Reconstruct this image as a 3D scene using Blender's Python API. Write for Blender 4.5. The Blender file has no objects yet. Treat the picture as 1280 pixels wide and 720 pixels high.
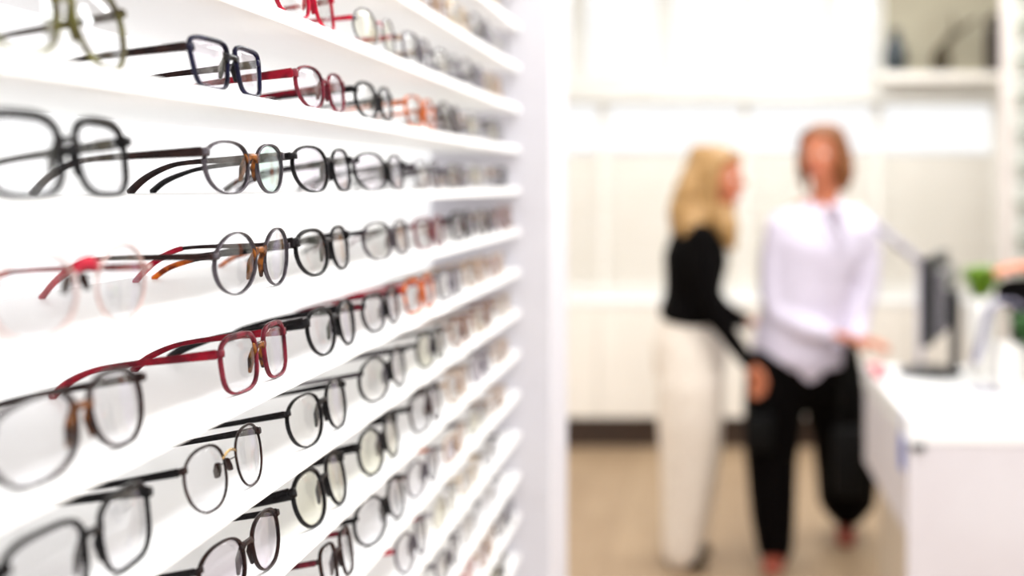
import bpy, bmesh, math, random
from mathutils import Vector, Matrix, noise
PI = math.pi
S = bpy.context.scene
C = S.collection
H = 1.47          # eye height
FP = 1350.0       # focal length in pixels of a 1280 wide frame
VX, VY = 883.0, 228.0
D = 0.344         # distance from the eye to the shelf fronts
R = random.Random(7)

# ------------------------------------------------------------------ helpers
def newmesh(name, bm, mat, parent=None, smooth=True):
    me = bpy.data.meshes.new(name)
    bmesh.ops.recalc_face_normals(bm, faces=bm.faces)
    bm.to_mesh(me); bm.free()
    if smooth:
        for p in me.polygons: p.use_smooth = True
    o = bpy.data.objects.new(name, me)
    if mat: me.materials.append(mat)
    C.objects.link(o)
    if parent: o.parent = parent
    return o

def local(o, parent):
    """parent an object modelled in world space, keeping it where it stands"""
    o.parent = parent
    bpy_m = parent_matrix(parent)
    o.matrix_parent_inverse = bpy_m.inverted()
    return o

def parent_matrix(p):
    return Matrix.LocRotScale(p.location, p.rotation_euler, p.scale)

def empty(name, loc, rz=0.0):
    o = bpy.data.objects.new(name, None); C.objects.link(o)
    o.location = loc; o.rotation_euler = (0, 0, rz); o.empty_display_size = 0.05
    return o

def tag(o, label=None, cat=None, group=None, kind=None):
    if label: o['label'] = label
    if cat: o['category'] = cat
    if group: o['group'] = group
    if kind: o['kind'] = kind
    return o

def box(bm, x0, x1, y0, y1, z0, z1, bev=0.0):
    r = bmesh.ops.create_cube(bm, size=1.0)
    vs = r['verts']
    for v in vs:
        v.co = Vector((x0 + (v.co.x + .5) * (x1 - x0), y0 + (v.co.y + .5) * (y1 - y0), z0 + (v.co.z + .5) * (z1 - z0)))
    if bev > 0:
        es = list({e for v in vs for e in v.link_edges})
        bmesh.ops.bevel(bm, geom=es, offset=bev, segments=2, affect='EDGES', profile=.5)

def boxobj(name, b, mat, parent=None, bev=0.0, kind=None):
    bm = bmesh.new(); box(bm, *b, bev=bev)
    o = newmesh(name, bm, mat, None, smooth=False)
    if parent: local(o, parent)
    if kind: o['kind'] = kind
    return o

def ring_loft(bm, rings, cap=True, closed=False):
    vr = [[bm.verts.new(p) for p in r] for r in rings]
    n = len(vr[0]); m = len(vr)
    for i in range(m if closed else m - 1):
        a, b = vr[i], vr[(i + 1) % m]
        for j in range(n):
            bm.faces.new((a[j], a[(j + 1) % n], b[(j + 1) % n], b[j]))
    if cap and not closed:
        bm.faces.new(vr[0][::-1]); bm.faces.new(vr[-1])

def sweep(bm, pts, radii, side=(0, 0, 1), n=10, round_ends=True, power=2.0):
    """closed tube through pts; radii are (along side, across side) pairs"""
    P = [Vector(p) for p in pts]
    Rr = [(r, r) if not isinstance(r, (tuple, list)) else r for r in radii]
    side = Vector(side)
    if max(abs((P[i + 1] - P[i]).normalized().dot(side)) for i in range(len(P) - 1)) > .8 * side.length and side.z > .9: side = Vector((1, 0, 0))
    T = []
    for i in range(len(P)):
        a = P[max(i - 1, 0)]; b = P[min(i + 1, len(P) - 1)]
        T.append((b - a).normalized())
    if round_ends:
        for s in (0, -1):
            t = T[s] * (-1 if s == 0 else 1)
            r = min(Rr[s])
            e = P[s] + t * r * .75; rr = (Rr[s][0] * .55, Rr[s][1] * .55)
            if s == 0: P.insert(0, e); Rr.insert(0, rr); T.insert(0, T[0])
            else: P.append(e); Rr.append(rr); T.append(T[-1])
    rings = []
    for p, r, t in zip(P, Rr, T):
        u = side - t * side.dot(t)
        if u.length < 1e-4: u = Vector((1, 0, 0)) - t * t.x
        u.normalize(); v = t.cross(u)
        ring = []
        for j in range(n):
            a = 2 * PI * j / n
            ca, sa = math.cos(a), math.sin(a)
            k = 2.0 / power
            ring.append(p + u * (r[0] * math.copysign(abs(ca) ** k, ca)) + v * (r[1] * math.copysign(abs(sa) ** k, sa)))
        rings.append(ring)
    ring_loft(bm, rings)

def lathe(bm, prof, cx, cy, n=24):
    rings = [[Vector((cx + r * math.cos(2 * PI * j / n), cy + r * math.sin(2 * PI * j / n), z)) for j in range(n)] for r, z in prof]
    ring_loft(bm, rings)

def smooth_pts(pts, k=4):
    """Catmull-Rom through points of any dimension"""
    out = []
    n = len(pts)
    for i in range(n - 1):
        p0 = pts[max(i - 1, 0)]; p1 = pts[i]; p2 = pts[i + 1]; p3 = pts[min(i + 2, n - 1)]
        for s in range(k):
            t = s / k
            out.append(tuple(.5 * ((2 * b) + (-a + c) * t + (2 * a - 5 * b + 4 * c - d) * t * t + (-a + 3 * b - 3 * c + d) * t ** 3)
                             for a, b, c, d in zip(p0, p1, p2, p3)))
    out.append(tuple(pts[-1]))
    return out

# ------------------------------------------------------------------ materials
def srgb(r, g, b):
    f = lambda c: (c / 255 / 12.92) if c / 255 <= .04045 else ((c / 255 + .055) / 1.055) ** 2.4
    return (f(r), f(g), f(b), 1)

def mat(name, col, rough=.5, metal=0.0, spec=.5, coat=0.0, var=None, scale=30.0, stretch=None, bump=0.0, trans=0.0):
    m = bpy.data.materials.new(name); m.use_nodes = True
    nt = m.node_tree; b = nt.nodes['Principled BSDF']
    b.inputs['Base Color'].default_value = col
    b.inputs['Roughness'].default_value = rough
    b.inputs['Metallic'].default_value = metal
    b.inputs['Specular IOR Level'].default_value = spec
    b.inputs['Coat Weight'].default_value = coat
    b.inputs['Transmission Weight'].default_value = trans
    tc = nt.nodes.new('ShaderNodeTexCoord'); mp = nt.nodes.new('ShaderNodeMapping')
    nt.links.new(tc.outputs['Object'], mp.inputs[0])
    if stretch: mp.inputs['Scale'].default_value = stretch
    nz = nt.nodes.new('ShaderNodeTexNoise'); nz.inputs['Scale'].default_value = scale; nz.inputs['Detail'].default_value = 3
    nt.links.new(mp.outputs[0], nz.inputs['Vector'])
    rp = nt.nodes.new('ShaderNodeValToRGB')
    c2 = var if var else tuple(min(1, c * .93) for c in col[:3]) + (1,)
    rp.color_ramp.elements[0].position = .38; rp.color_ramp.elements[1].position = .62
    rp.color_ramp.elements[0].color = c2; rp.color_ramp.elements[1].color = col
    nt.links.new(nz.outputs[0], rp.inputs[0]); nt.links.new(rp.outputs[0], b.inputs['Base Color'])
    if bump:
        bp = nt.nodes.new('ShaderNodeBump'); bp.inputs['Strength'].default_value = bump; bp.inputs['Distance'].default_value = .003
        nt.links.new(nz.outputs[0], bp.inputs['Height']); nt.links.new(bp.outputs[0], b.inputs['Normal'])
    return m

def lens_mat(name, tint, refl=.10):
    m = bpy.data.materials.new(name); m.use_nodes = True
    nt = m.node_tree; nt.nodes.clear()
    o = nt.nodes.new('ShaderNodeOutputMaterial'); mx = nt.nodes.new('ShaderNodeMixShader')
    t = nt.nodes.new('ShaderNodeBsdfTransparent'); g = nt.nodes.new('ShaderNodeBsdfGlossy')
    t.inputs[0].default_value = tint; g.inputs['Roughness'].default_value = .03
    lw = nt.nodes.new('ShaderNodeLayerWeight'); lw.inputs['Blend'].default_value = .5
    pw = nt.nodes.new('ShaderNodeMath'); pw.operation = 'POWER'; pw.inputs[1].default_value = 4.0
    ma = nt.nodes.new('ShaderNodeMath'); ma.operation = 'MULTIPLY_ADD'; ma.inputs[1].default_value = .7; ma.inputs[2].default_value = .03
    nt.links.new(lw.outputs['Facing'], pw.inputs[0]); nt.links.new(pw.outputs[0], ma.inputs[0])
    nt.links.new(ma.outputs[0], mx.inputs[0]); nt.links.new(t.outputs[0], mx.inputs[1]); nt.links.new(g.outputs[0], mx.inputs[2])
    nt.links.new(mx.outputs[0], o.inputs[0])
    return m

M = {}
M['white'] = mat('white laminate', srgb(250, 249, 248), .38, scale=8, var=srgb(248, 247, 246))
M['panel'] = mat('pale grey laminate', srgb(206, 203, 208), .5, scale=6, var=srgb(203, 200, 206))
M['wall'] = mat('white wall paint', srgb(243, 241, 236), .8, scale=5, var=srgb(240, 238, 232))
M['rail'] = mat('pale grey rail paint', srgb(216, 214, 208), .6, scale=5)
M['cream'] = mat('cream lacquer', srgb(243, 237, 228), .45, scale=4, var=srgb(240, 234, 225))
M['beige'] = mat('beige wall paint', srgb(170, 163, 143), .85, scale=3, var=srgb(160, 152, 132))
M['ceil'] = mat('ceiling paint', srgb(240, 240, 238), .9, scale=5)
M['kick'] = mat('dark brown laminate', srgb(62, 42, 30), .5, scale=9, stretch=(1, 8, 8), var=srgb(50, 34, 24))
M['pinkpost'] = mat('warm grey post paint', srgb(214, 204, 198), .6, scale=5)
M['counter'] = mat('white counter laminate', srgb(250, 249, 248), .25, scale=5, var=srgb(248, 247, 246))
M['countbody'] = mat('grey white counter front', srgb(214, 209, 213), .4, scale=4, var=srgb(210, 204, 208))
M['recess'] = mat('beige kick panel', srgb(198, 184, 166), .6, scale=4)
M['glassgreen'] = mat('green edged glass', srgb(186, 196, 182), .1, spec=.8, scale=5)
ACE = {}
def ace(n, c, v=None, rough=.18, metal=0, scale=90):
    ACE[n] = mat(n + ' frame', c, rough, metal, spec=.16, coat=0, var=v, scale=scale)
ace('black', srgb(13, 11, 13), srgb(18, 13, 15))
ace('navy', srgb(26, 24, 52), srgb(18, 16, 30))
ace('dark brown', srgb(48, 28, 24), srgb(30, 18, 18))
ace('red', srgb(190, 24, 52), srgb(150, 16, 40))
ace('crimson', srgb(150, 14, 36), srgb(96, 8, 26))
ace('burgundy', srgb(120, 34, 48), srgb(70, 20, 30))
ace('tortoise', srgb(150, 88, 34), srgb(52, 28, 16), scale=120)
ace('orange tortoise', srgb(226, 112, 22), srgb(120, 46, 12), scale=110)
ace('amber', srgb(196, 140, 50), srgb(150, 92, 26))
ace('olive', srgb(112, 108, 52), srgb(74, 66, 40))
ace('rose', srgb(206, 150, 150), srgb(190, 126, 124))
ace('pink', srgb(206, 70, 120), srgb(182, 48, 96))
ace('grey', srgb(104, 98, 104), srgb(78, 72, 78))
ace('beige', srgb(186, 160, 136), srgb(150, 122, 100))
ace('blue', srgb(44, 66, 128), srgb(30, 42, 92))
ace('gunmetal', srgb(84, 78, 82), srgb(70, 64, 70), .25, .8)
ace('gold', srgb(196, 168, 120), srgb(178, 146, 96), .22, .9)
ace('silver', srgb(176, 174, 178), srgb(160, 158, 162), .2, .9)
ace('pale rose metal', srgb(206, 178, 172), srgb(196, 164, 158), .3, .6)
LENS = {'clear': lens_mat('clear lens', (.97, .97, .98, 1)), 'lilac': lens_mat('lilac sheen tint lens', (.945, .925, .955, 1)),  # lilac and green tints put reflected sheen into the lens colour
        'green': lens_mat('green reflection tint lens', (.88, .965, .935, 1)), 'smoke': lens_mat('light smoke lens', (.945, .94, .935, 1)),
        'yellow': lens_mat('yellowish lens', (.965, .96, .91, 1))}
PAD = mat('silicone nose pad', srgb(214, 206, 196), .3)
M['pane'] = lens_mat('window glass', (.99, .99, .99, 1))

# ------------------------------------------------------------------ eyeglasses
def outline(style, w, h, n=44):
    """lens edge, +x is the outer side"""
    pw, tp, dr = {'round': (2.0, 0, 0), 'oval': (2.15, 0, 0), 'panto': (2.35, .09, 0), 'square': (3.3, .07, 0),
                  'rectangular': (4.0, .05, 0), 'angular': (4.6, .16, 0), 'aviator': (2.5, .13, .10), 'cat-eye': (2.6, .12, -.10)}[style]
    out = []
    for j in range(n):
        a = 2 * PI * j / n
        ca, sa = math.cos(a), math.sin(a)
        x = w / 2 * math.copysign(abs(ca) ** (2 / pw), ca)
        z = h / 2 * math.copysign(abs(sa) ** (2 / pw), sa)
        sz = z / (h / 2)
        x *= 1 + tp * sz
        z -= dr * h * (x / (w / 2)) * .5
        if style in ('panto', 'aviator') and sz < 0: x -= .05 * w * sz * -1 * 0.6
        out.append((x, z))
    return out

def rim(bm, pts, cx, t, dp, mirror, topk, yb):
    n = len(pts); rings = []
    for j in range(n):
        x, z = pts[j]; x0, z0 = pts[j - 1]; x1, z1 = pts[(j + 1) % n]
        tx, tz = x1 - x0, z1 - z0; L = math.hypot(tx, tz) or 1
        nx, nz = tz / L, -tx / L
        if nx * x + nz * z < 0: nx, nz = -nx, -nz
        tt = t * (1 + topk * max(0, nz) ** 1.5)
        ring = []
        for a, b in ((0, -.35), (.2, -.5), (.8, -.5), (1, -.3), (1, .3), (.8, .5), (.2, .5), (0, .35)):
            X = x + nx * tt * a; Z = z + nz * tt * a
            X = cx + X
            y = b * dp + (abs(X) / 65) ** 2 * yb
            ring.append(Vector((X * mirror, y, Z)))
        rings.append(ring)
    ring_loft(bm, rings, closed=True)

def make_eyeglasses(W, h, style, col, temple=None, tip=None, bridge=None, lens='clear', t=2.0, th=4.0, topk=.3, drop=14, L=132,
                    metal=False, pad=None, btk=1.0, bridge_z=.22, lens2=None):
    """returns Empty; local frame: x across the face, y back along the temples, z up; origin at lens bottom. Millimetres in."""
    g = 18.0 if not metal else 20.0
    w = (W - g - 2 * t - 2) / 2
    dp = 3.4 if not metal else 1.8
    cx = g / 2 + w / 2
    pts = outline(style, w, h)
    zh = h * (.30 if style != 'round' else .16)
    tipz = zh - drop
    al = math.atan2(tipz + h / 2 + t, L + 2)
    rot = Matrix.Rotation(-al, 4, 'X')
    off = Vector((0, 0, 0))
    def fin(bm):
        for v in bm.verts:
            v.co.z += h / 2 + t
            v.co = rot @ v.co
            v.co = v.co * .001
        return bm
    root = empty('eyeglasses', (0, 0, 0))
    mt = ACE[col]
    # frame front with end pieces
    bm = bmesh.new()
    for s in (1, -1):
        rim(bm, pts, cx, t, dp, s, topk, 5.0)
        xo = (cx + w / 2 + t * .6)
        ze = zh
        sweep(bm, [(s * (xo - 2.5), 2.6, ze), (s * (xo + 1.5), 3.2, ze), (s * (xo + 3.0), 6.5, ze)],
              [(th * .55, t * .6), (th * .55, t * .7), (th * .45, t * .6)], n=8, power=3)
    if not bridge:
        br = bm
    else:
        br = bmesh.new()
    tb = 1.2 if metal else 2.6
    bz = h * bridge_z
    arch = 2.5 if metal else 1.0
    bpts = [(-g / 2 - 1.2, 0, bz - 1), (-g / 4, -.6, bz + arch * .7), (0, -.9, bz + arch), (g / 4, -.6, bz + arch * .7), (g / 2 + 1.2, 0, bz - 1)]
    k = 1.0 if metal else 1.9
    tb *= btk
    sweep(br, bpts, [(tb * k, dp * .4), (tb, dp * .42), (tb * .9, dp * .42), (tb, dp * .42), (tb * k, dp * .4)], n=8)
    if not metal:   # moulded nose saddles
        for s in (1, -1):
            sweep(br, [(s * (g / 2 - .5), 1.0, bz - 1), (s * (g / 2 + .6), 3.4, bz - h * .22), (s * (g / 2 + 3.2), 4.2, bz - h * .46)],
                  [(2.0, 2.0), (3.0, 2.2), (1.5, 1.2)], side=(0, 1, 0), n=8)
    newmesh('frame_front', fin(bm), mt, root)
    if bridge:
        b = newmesh('bridge', fin(br), ACE[bridge], root); b['label'] = bridge + ' bridge'
    if metal:
        for s in (1, -1):
            bm = bmesh.new()
            sweep(bm, [(s * (g / 2 + .2), 1.0, bz - 5), (s * (g / 2 - 2.6), 4.5, bz - 6), (s * (g / 2 - 1.8), 6.0, bz - 9)], [.5, .5, .5], n=6)
            sweep(bm, [(s * (g / 2 - 3), 6.6, bz - 5), (s * (g / 2 - 1.6), 6.8, bz - 9.5), (s * (g / 2 + .6), 6.4, bz - 14)],
                  [(2.6, 1.0), (3.4, 1.3), (2.4, 1.0)], side=(0, 1, 0), n=8)
            newmesh('nose_pad', fin(bm), ACE[pad] if pad else PAD, root)
    # lenses
    for s in (1, -1):
        bm = bmesh.new()
        rings = []
        for (k2, yy) in ((.55, -1.1), (.85, -.7), (1.004, 0.0), (1.004, .8), (.85, .2), (.55, -.2)):
            rings.append([Vector((s * (cx + x * k2), yy + (abs(cx + x * k2) / 65) ** 2 * 5, z * k2)) for x, z in pts])
        ring_loft(bm, rings)
        newmesh('lens', fin(bm), LENS[(lens2 if (s == 1 and lens2) else lens)], root)
    # temples
    xo = cx + w / 2 + t * .6 + 3.0
    for s in (1, -1):
        path = [(s * xo, 5.5, zh), (s * (xo + .5), L * .33, zh - .3), (s * (xo - 1), L * .62, zh - 1.0), (s * (xo - 2.5), L * .76, zh - 2.6 - drop * .05),
                (s * (xo - 4.5), L * .90, zh - drop * .52), (s * (xo - 6), L, zh - drop)]
        sp = smooth_pts(path, 5)
        hh = []
        for p in sp:
            q = (p[1] - 5) / (L - 5)
            v = th * (.62 - .28 * min(1, q / .6)) if q < .7 else th * (.34 + .22 * (q - .7) / .3)
            hh.append((max(v, .9 if not metal else .7), 1.25 if not metal else .75))
        cut = 14 if tip else None
        bm = bmesh.new()
        if tip:
            sweep(bm, sp[:cut + 1], hh[:cut + 1], n=8, power=2.6)
        else:
            sweep(bm, sp, hh, n=8, power=2.6)
        tm = newmesh('temple', fin(bm), ACE[temple or col], root)
        if tip:
            bm = bmesh.new()
            sweep(bm, sp[cut - 1:], [(min(a, 1.9) * 1.15 + .4, b * 1.3) for a, b in hh[cut - 1:]], n=8, power=2.4)
            tt = newmesh('temple_tip', fin(bm), ACE[tip], tm); tt['label'] = tip + ' temple tip'
    return root

def ratio(k): return .062 + .218 * k
TH = .012
def shelf_top(k): return H - (ratio(k)) * D + TH
def y_at(px): return (D + .0115) * FP / (VX - px)
ORD = ['', 'first', 'second', 'third', 'fourth', 'fifth', 'sixth', 'seventh', 'eighth', 'ninth', 'tenth', 'eleventh', 'twelfth', 'thirteenth', 'fourteenth', 'fifteenth']
def rowname(k): return ORD[k + 5]

def put(root, k, y0, y1, tilt=0.0):
    root.location = (-D - .005, (y0 + y1) / 2, shelf_top(k) + .0004)
    root.rotation_euler = (0, 0, PI / 2 + tilt)

HAND = [
 # k, xl, xr, h, kwargs, label
 (-2, 345, 418, 40, dict(style='square', col='red', t=1.6, th=5, temple='crimson'), 'bright red square eyeglasses, nearest pair on the third shelf from the top'),
 (-2, 443, 493, 38, dict(style='round', col='gunmetal', temple='red', bridge='red', t=1.1, th=4.5, metal=True, lens='yellow'), 'thin round eyeglasses with red bridge and red temples, high on the display wall'),
 (-1, -30, 163, 46, dict(style='aviator', col='olive', temple='dark brown', t=2.4, th=5, drop=16), 'blurred olive and brown eyeglasses in the top corner nearest the camera'),
 (-1, 238, 322, 33, dict(style='angular', col='navy', temple='dark brown', t=2.0, th=5.5, topk=.5, bridge='black', lens='lilac'), 'navy and black angular eyeglasses on the shelf above eye level'),
 (-1, 369, 430, 35, dict(style='panto', col='burgundy', temple='crimson', t=1.5, th=7, tip='crimson', lens='lilac'), 'thin burgundy eyeglasses with broad crimson temples, above eye level'),
 (-1, 444, 489, 34, dict(style='panto', col='black', t=2.4, th=6), 'black rounded eyeglasses just behind the crimson templed pair'),
 (-1, 508, 541, 34, dict(style='square', col='orange tortoise', t=2.6, th=5.5), 'orange tortoiseshell eyeglasses behind the black pair above eye level'),
 (0, -27, 163, 39, dict(style='square', col='black', t=3.6, th=6, topk=.5, L=120, drop=18), 'thick black square eyeglasses, large and blurred, nearest on eye-level shelf'),
 (0, 256, 350, 37, dict(style='panto', col='gunmetal', temple='dark brown', bridge='tortoise', t=1.4, th=6.0, lens='clear', lens2='green', drop=24), 'thin grey eyeglasses with tortoiseshell bridge and green reflection in one lens'),
 (0, 369, 440, 39, dict(style='panto', col='black', t=1.6, th=5.5, lens='lilac', drop=16), 'sharp black rounded eyeglasses with lilac sheen at eye level'),
 (0, 449, 506, 38, dict(style='panto', col='black', temple='grey', t=1.7, th=5, lens='lilac'), 'dark rounded eyeglasses behind the lilac-sheen pair at eye level'),
 (1, -12, 180, 45, dict(style='round', col='pale rose metal', temple='crimson', tip='red', bridge='red', t=1.0, th=4, metal=True, pad='dark brown', drop=28, bridge_z=.3, btk=3.0), 'huge blurred round wire eyeglasses with red bridge, nearest on their shelf'),
 (1, 265, 357, 45, dict(style='round', col='gunmetal', temple='dark brown', tip='red', t=.9, th=4.5, bridge='tortoise', drop=30, bridge_z=.16), 'round thin dark eyeglasses with tortoiseshell bridge and long red-tipped temples'),
 (1, 371, 438, 38, dict(style='panto', col='black', t=2.3, th=8, tip='orange tortoise', lens='smoke'), 'bold black round eyeglasses with orange temple tips below eye level'),
 (1, 459, 511, 39, dict(style='panto', col='gunmetal', temple='black', t=1.5, th=4, lens='smoke'), 'slim grey round eyeglasses behind the bold black pair'),
 (1, 520, 553, 37, dict(style='square', col='burgundy', t=2.0, th=4), 'burgundy eyeglasses, fifth pair on the shelf just below eye level'),
 (1, 565, 590, 37, dict(style='square', col='black', t=3.2, th=6), 'thick black eyeglasses far along the shelf just below eye level'),
 (2, -14, 188, 42, dict(style='aviator', col='dark brown', bridge='tortoise', temple='dark brown', t=2.3, th=5, topk=.4), 'large blurred brown eyeglasses with tortoiseshell bridge near the lower left'),
 (2, 275, 357, 40, dict(style='square', col='burgundy', bridge='tortoise', temple='crimson', t=2.0, th=6, topk=1.0, drop=20), 'burgundy square eyeglasses with thick top rim and red temples'),
 (2, 386, 443, 40, dict(style='panto', col='black', t=2.0, th=8, lens='clear'), 'black oval eyeglasses with wide temples behind the burgundy square pair'),
 (2, 453, 500, 37, dict(style='panto', col='black', temple='burgundy', t=1.9, th=6, topk=.6), 'black eyeglasses with burgundy temples on the seventh shelf'),
 (2, 507, 540, 36, dict(style='square', col='orange tortoise', temple='red', t=2.6, th=6, topk=.8), 'orange and red tortoiseshell eyeglasses on the seventh shelf'),
 (2, 548, 577, 37, dict(style='rectangular', col='grey', t=2.4, th=4), 'grey rectangular eyeglasses behind the orange and red pair'),
 (3, 8, 190, 43, dict(style='square', col='black', t=2.2, th=6, topk=.6, drop=20), 'blurred black square eyeglasses in the lower corner nearest the camera'),
 (3, 235, 328, 44, dict(style='panto', col='dark brown', temple='black', bridge='gold', t=1.4, th=5, metal=True, lens='clear', pad='dark brown'), 'thin dark eyeglasses with gold bridge, second on the eighth shelf'),
 (3, 365, 433, 44, dict(style='panto', col='black', t=1.2, th=5, lens='smoke'), 'thin black eyeglasses in sharp focus, third on the eighth shelf'),
 (3, 455, 509, 43, dict(style='oval', col='black', temple='gunmetal', t=1.6, th=4.5, lens='smoke'), 'thin black oval eyeglasses, fourth on the eighth shelf'),
 (3, 522, 556, 40, dict(style='oval', col='black', t=2.2, th=5, lens='yellow'), 'dark oval eyeglasses, fifth on the eighth shelf'),
 (4, 254, 350, 42, dict(style='panto', col='dark brown', temple='black', t=1.5, th=5, lens='lilac'), 'thin brown eyeglasses cut by the lower picture edge, nearest on ninth shelf'),
 (4, 373, 435, 46, dict(style='panto', col='black', t=2.8, th=9, lens='yellow', L=110), 'chunky black eyeglasses with thick pointed temples, second on the ninth shelf'),
 (4, 452, 500, 44, dict(style='oval', col='black', t=2.2, th=8, lens='yellow', L=115), 'black oval eyeglasses, third on the ninth shelf'),
 (4, 516, 551, 42, dict(style='square', col='dark brown', temple='black', t=2.2, th=6, topk=1.2), 'dark browline eyeglasses, fourth on the ninth shelf'),
 (5, 400, 438, 42, dict(style='square', col='dark brown', temple='burgundy', t=1.7, th=5), 'dark red-brown eyeglasses at the lower picture edge on the tenth shelf'),
 (5, 452, 508, 44, dict(style='oval', col='black', t=2.3, th=5, lens='clear', drop=8), 'dark oval eyeglasses, second on the tenth shelf'),
 (5, 511, 546, 40, dict(style='oval', col='grey', temple='orange tortoise', t=1.6, th=5), 'grey eyeglasses with bright orange temples on the tenth shelf'),
 (6, 497, 532, 42, dict(style='panto', col='grey', temple='red', t=1.8, th=5), 'grey eyeglasses with red temples at the lower picture edge'),
]
pal = ['black', 'grey', 'gunmetal', 'beige', 'tortoise', 'silver', 'beige', 'beige', 'grey', 'grey', 'dark brown', 'silver', 'gunmetal', 'rose', 'beige', 'gold']
shapes = ['panto', 'square', 'round', 'rectangular', 'oval', 'cat-eye']
GROUP = 'eyeglasses on the wall display'
last = {}
for k, xl, xr, h, kw, label in HAND:
    y0, y1 = y_at(xl), y_at(xr)
    W = (y1 - y0) * 1000
    r = make_eyeglasses(W, h, **kw)
    put(r, k, y0, y1, R.uniform(-.02, .02))
    tag(r, label, 'eyeglasses', GROUP)
    last[k] = max(last.get(k, 0), y1)
# the rest of every shelf, up to the end panel
YEND = D * FP / (VX - 650)
starts = {-4: 1.40, -3: 1.185, -2: last[-2] + .035, 7: 1.42, 8: 1.52, 9: 1.62, 10: 1.74}
for k in range(-4, 11):
    y = starts.get(k, last.get(k, 1.2) + .035)
    if k not in starts: y = last[k] + .035
    spots = []
    while y + .125 < YEND - .012:
        W = R.uniform(.120, .132)
        spots.append((y, W)); y += W + R.uniform(.024, .04)
    nsp = len(spots)
    for i, (y, W) in enumerate(spots):
        col = R.choice(pal); st = R.choice(shapes)
        metal = col in ('gunmetal', 'silver', 'gold'); st = 'square' if metal and st == 'cat-eye' else st
        tmp = R.choice([None, None, None, 'grey', 'tortoise', 'beige'])
        r = make_eyeglasses(W * 1000, R.uniform(35, 42) * (.86 if st == 'rectangular' else 1), st, col, temple=tmp, t=1.2 if metal else R.uniform(1.5, 2.3),
                            th=R.uniform(4, 6.5), metal=metal, lens=R.choice(['clear', 'smoke', 'yellow', 'lilac']))
        put(r, k, y, y + W, R.uniform(-.03, .03))
        pos = nsp - i
        where = 'beside the end panel' if pos == 1 else ORD[pos] + ' pair from the end panel'
        tag(r, f'{col} {st} eyeglasses, {where}, {rowname(k)} shelf from the top', 'eyeglasses', GROUP)

# ------------------------------------------------------------------ wall display
M['added_glow'] = mat('backlit white acrylic', srgb(250, 249, 248), .5, scale=6, var=srgb(248, 247, 246))
_b = M['added_glow'].node_tree.nodes['Principled BSDF']; _b.inputs['Emission Color'].default_value = (.97, .985, 1, 1); _b.inputs['Emission Strength'].default_value = .5  # emission added to brighten the shelf interiors; the panel is no lamp
disp = empty('display_shelving', (-D - .09, 1.0, 0))
tag(disp, 'long white wall display with many thin shelves full of eyeglasses', 'display shelving')
DEP = .165
for k in range(-7, 13):
    zt = shelf_top(k)
    boxobj('shelf', (-D - DEP, -D, -.25, YEND, zt - TH, zt), M['white'], disp, bev=.0008)
boxobj('back_panel', (-D - DEP - .012, -D - DEP, -.25, YEND, .12, 2.35), M['added_glow'], disp)
boxobj('end_panel', (-D - DEP - .012, -.288, YEND, 2.235, 0, 2.35), M['panel'], disp, bev=.0015)
boxobj('base_cabinet', (-D - DEP, -D + .002, -.25, YEND, .1, .455), M['white'], disp, bev=.001)
boxobj('toe_kick', (-D - DEP, -D - .04, -.25, YEND, 0, .1), M['kick'], disp)
boxobj('top_fascia', (-D - DEP, -D, -.25, YEND, 2.08, 2.35), M['white'], disp, bev=.001)

# ------------------------------------------------------------------ room shell
YB = 6.125
def X(px, Y): return (px - VX) / FP * Y
def Z(py, Y): return H - (py - VY) / FP * Y
def P3(px, py, Y): return Vector((X(px, Y), Y, Z(py, Y)))

def wood_mat():
    m = bpy.data.materials.new('light oak floor'); m.use_nodes = True
    nt = m.node_tree; b = nt.nodes['Principled BSDF']; b.inputs['Roughness'].default_value = .5
    tc = nt.nodes.new('ShaderNodeTexCoord'); mp = nt.nodes.new('ShaderNodeMapping'); mp.inputs['Rotation'].default_value = (0, 0, PI / 2)
    nt.links.new(tc.outputs['Object'], mp.inputs[0])
    br = nt.nodes.new('ShaderNodeTexBrick'); br.inputs['Scale'].default_value = 1
    br.inputs['Brick Width'].default_value = 1.2; br.inputs['Row Height'].default_value = .19; br.inputs['Mortar Size'].default_value = .0025
    br.inputs['Color1'].default_value = srgb(172, 146, 116); br.inputs['Color2'].default_value = srgb(146, 120, 92); br.inputs['Mortar'].default_value = srgb(110, 84, 60)
    nt.links.new(mp.outputs[0], br.inputs['Vector'])
    mp2 = nt.nodes.new('ShaderNodeMapping'); mp2.inputs['Scale'].default_value = (14, 1.2, 1)
    nt.links.new(tc.outputs['Object'], mp2.inputs[0])
    nz = nt.nodes.new('ShaderNodeTexNoise'); nz.inputs['Scale'].default_value = 3; nz.inputs['Detail'].default_value = 5
    nt.links.new(mp2.outputs[0], nz.inputs['Vector'])
    rp = nt.nodes.new('ShaderNodeValToRGB'); rp.color_ramp.elements[0].color = srgb(138, 110, 84); rp.color_ramp.elements[1].color = srgb(192, 168, 138)
    nt.links.new(nz.outputs[0], rp.inputs[0])
    mx = nt.nodes.new('ShaderNodeMix'); mx.data_type = 'RGBA'; mx.inputs[0].default_value = .45
    nt.links.new(br.outputs[0], mx.inputs[6]); nt.links.new(rp.outputs[0], mx.inputs[7]); nt.links.new(mx.outputs[2], b.inputs['Base Color'])
    return m
st = lambda n, b, m: boxobj(n, b, m, kind='structure')
st('floor', (-2.6, 2.4, -1.2, YB + .2, -.05, 0), wood_mat())
st('ceiling', (-2.6, 2.4, -1.2, YB + .2, 2.95, 3.0), M['ceil'])
st('wall_left', (-D - DEP - .11, -D - DEP - .0125, -.6, 2.235, 0, 2.949), M['wall'])
st('wall_left_far', (-2.6, -2.5, 2.2, YB, 0.0005, 2.949), M['wall'])
st('wall_right', (2.3, 2.4, 2.0, YB, 0.0005, 2.949), M['wall'])
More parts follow.
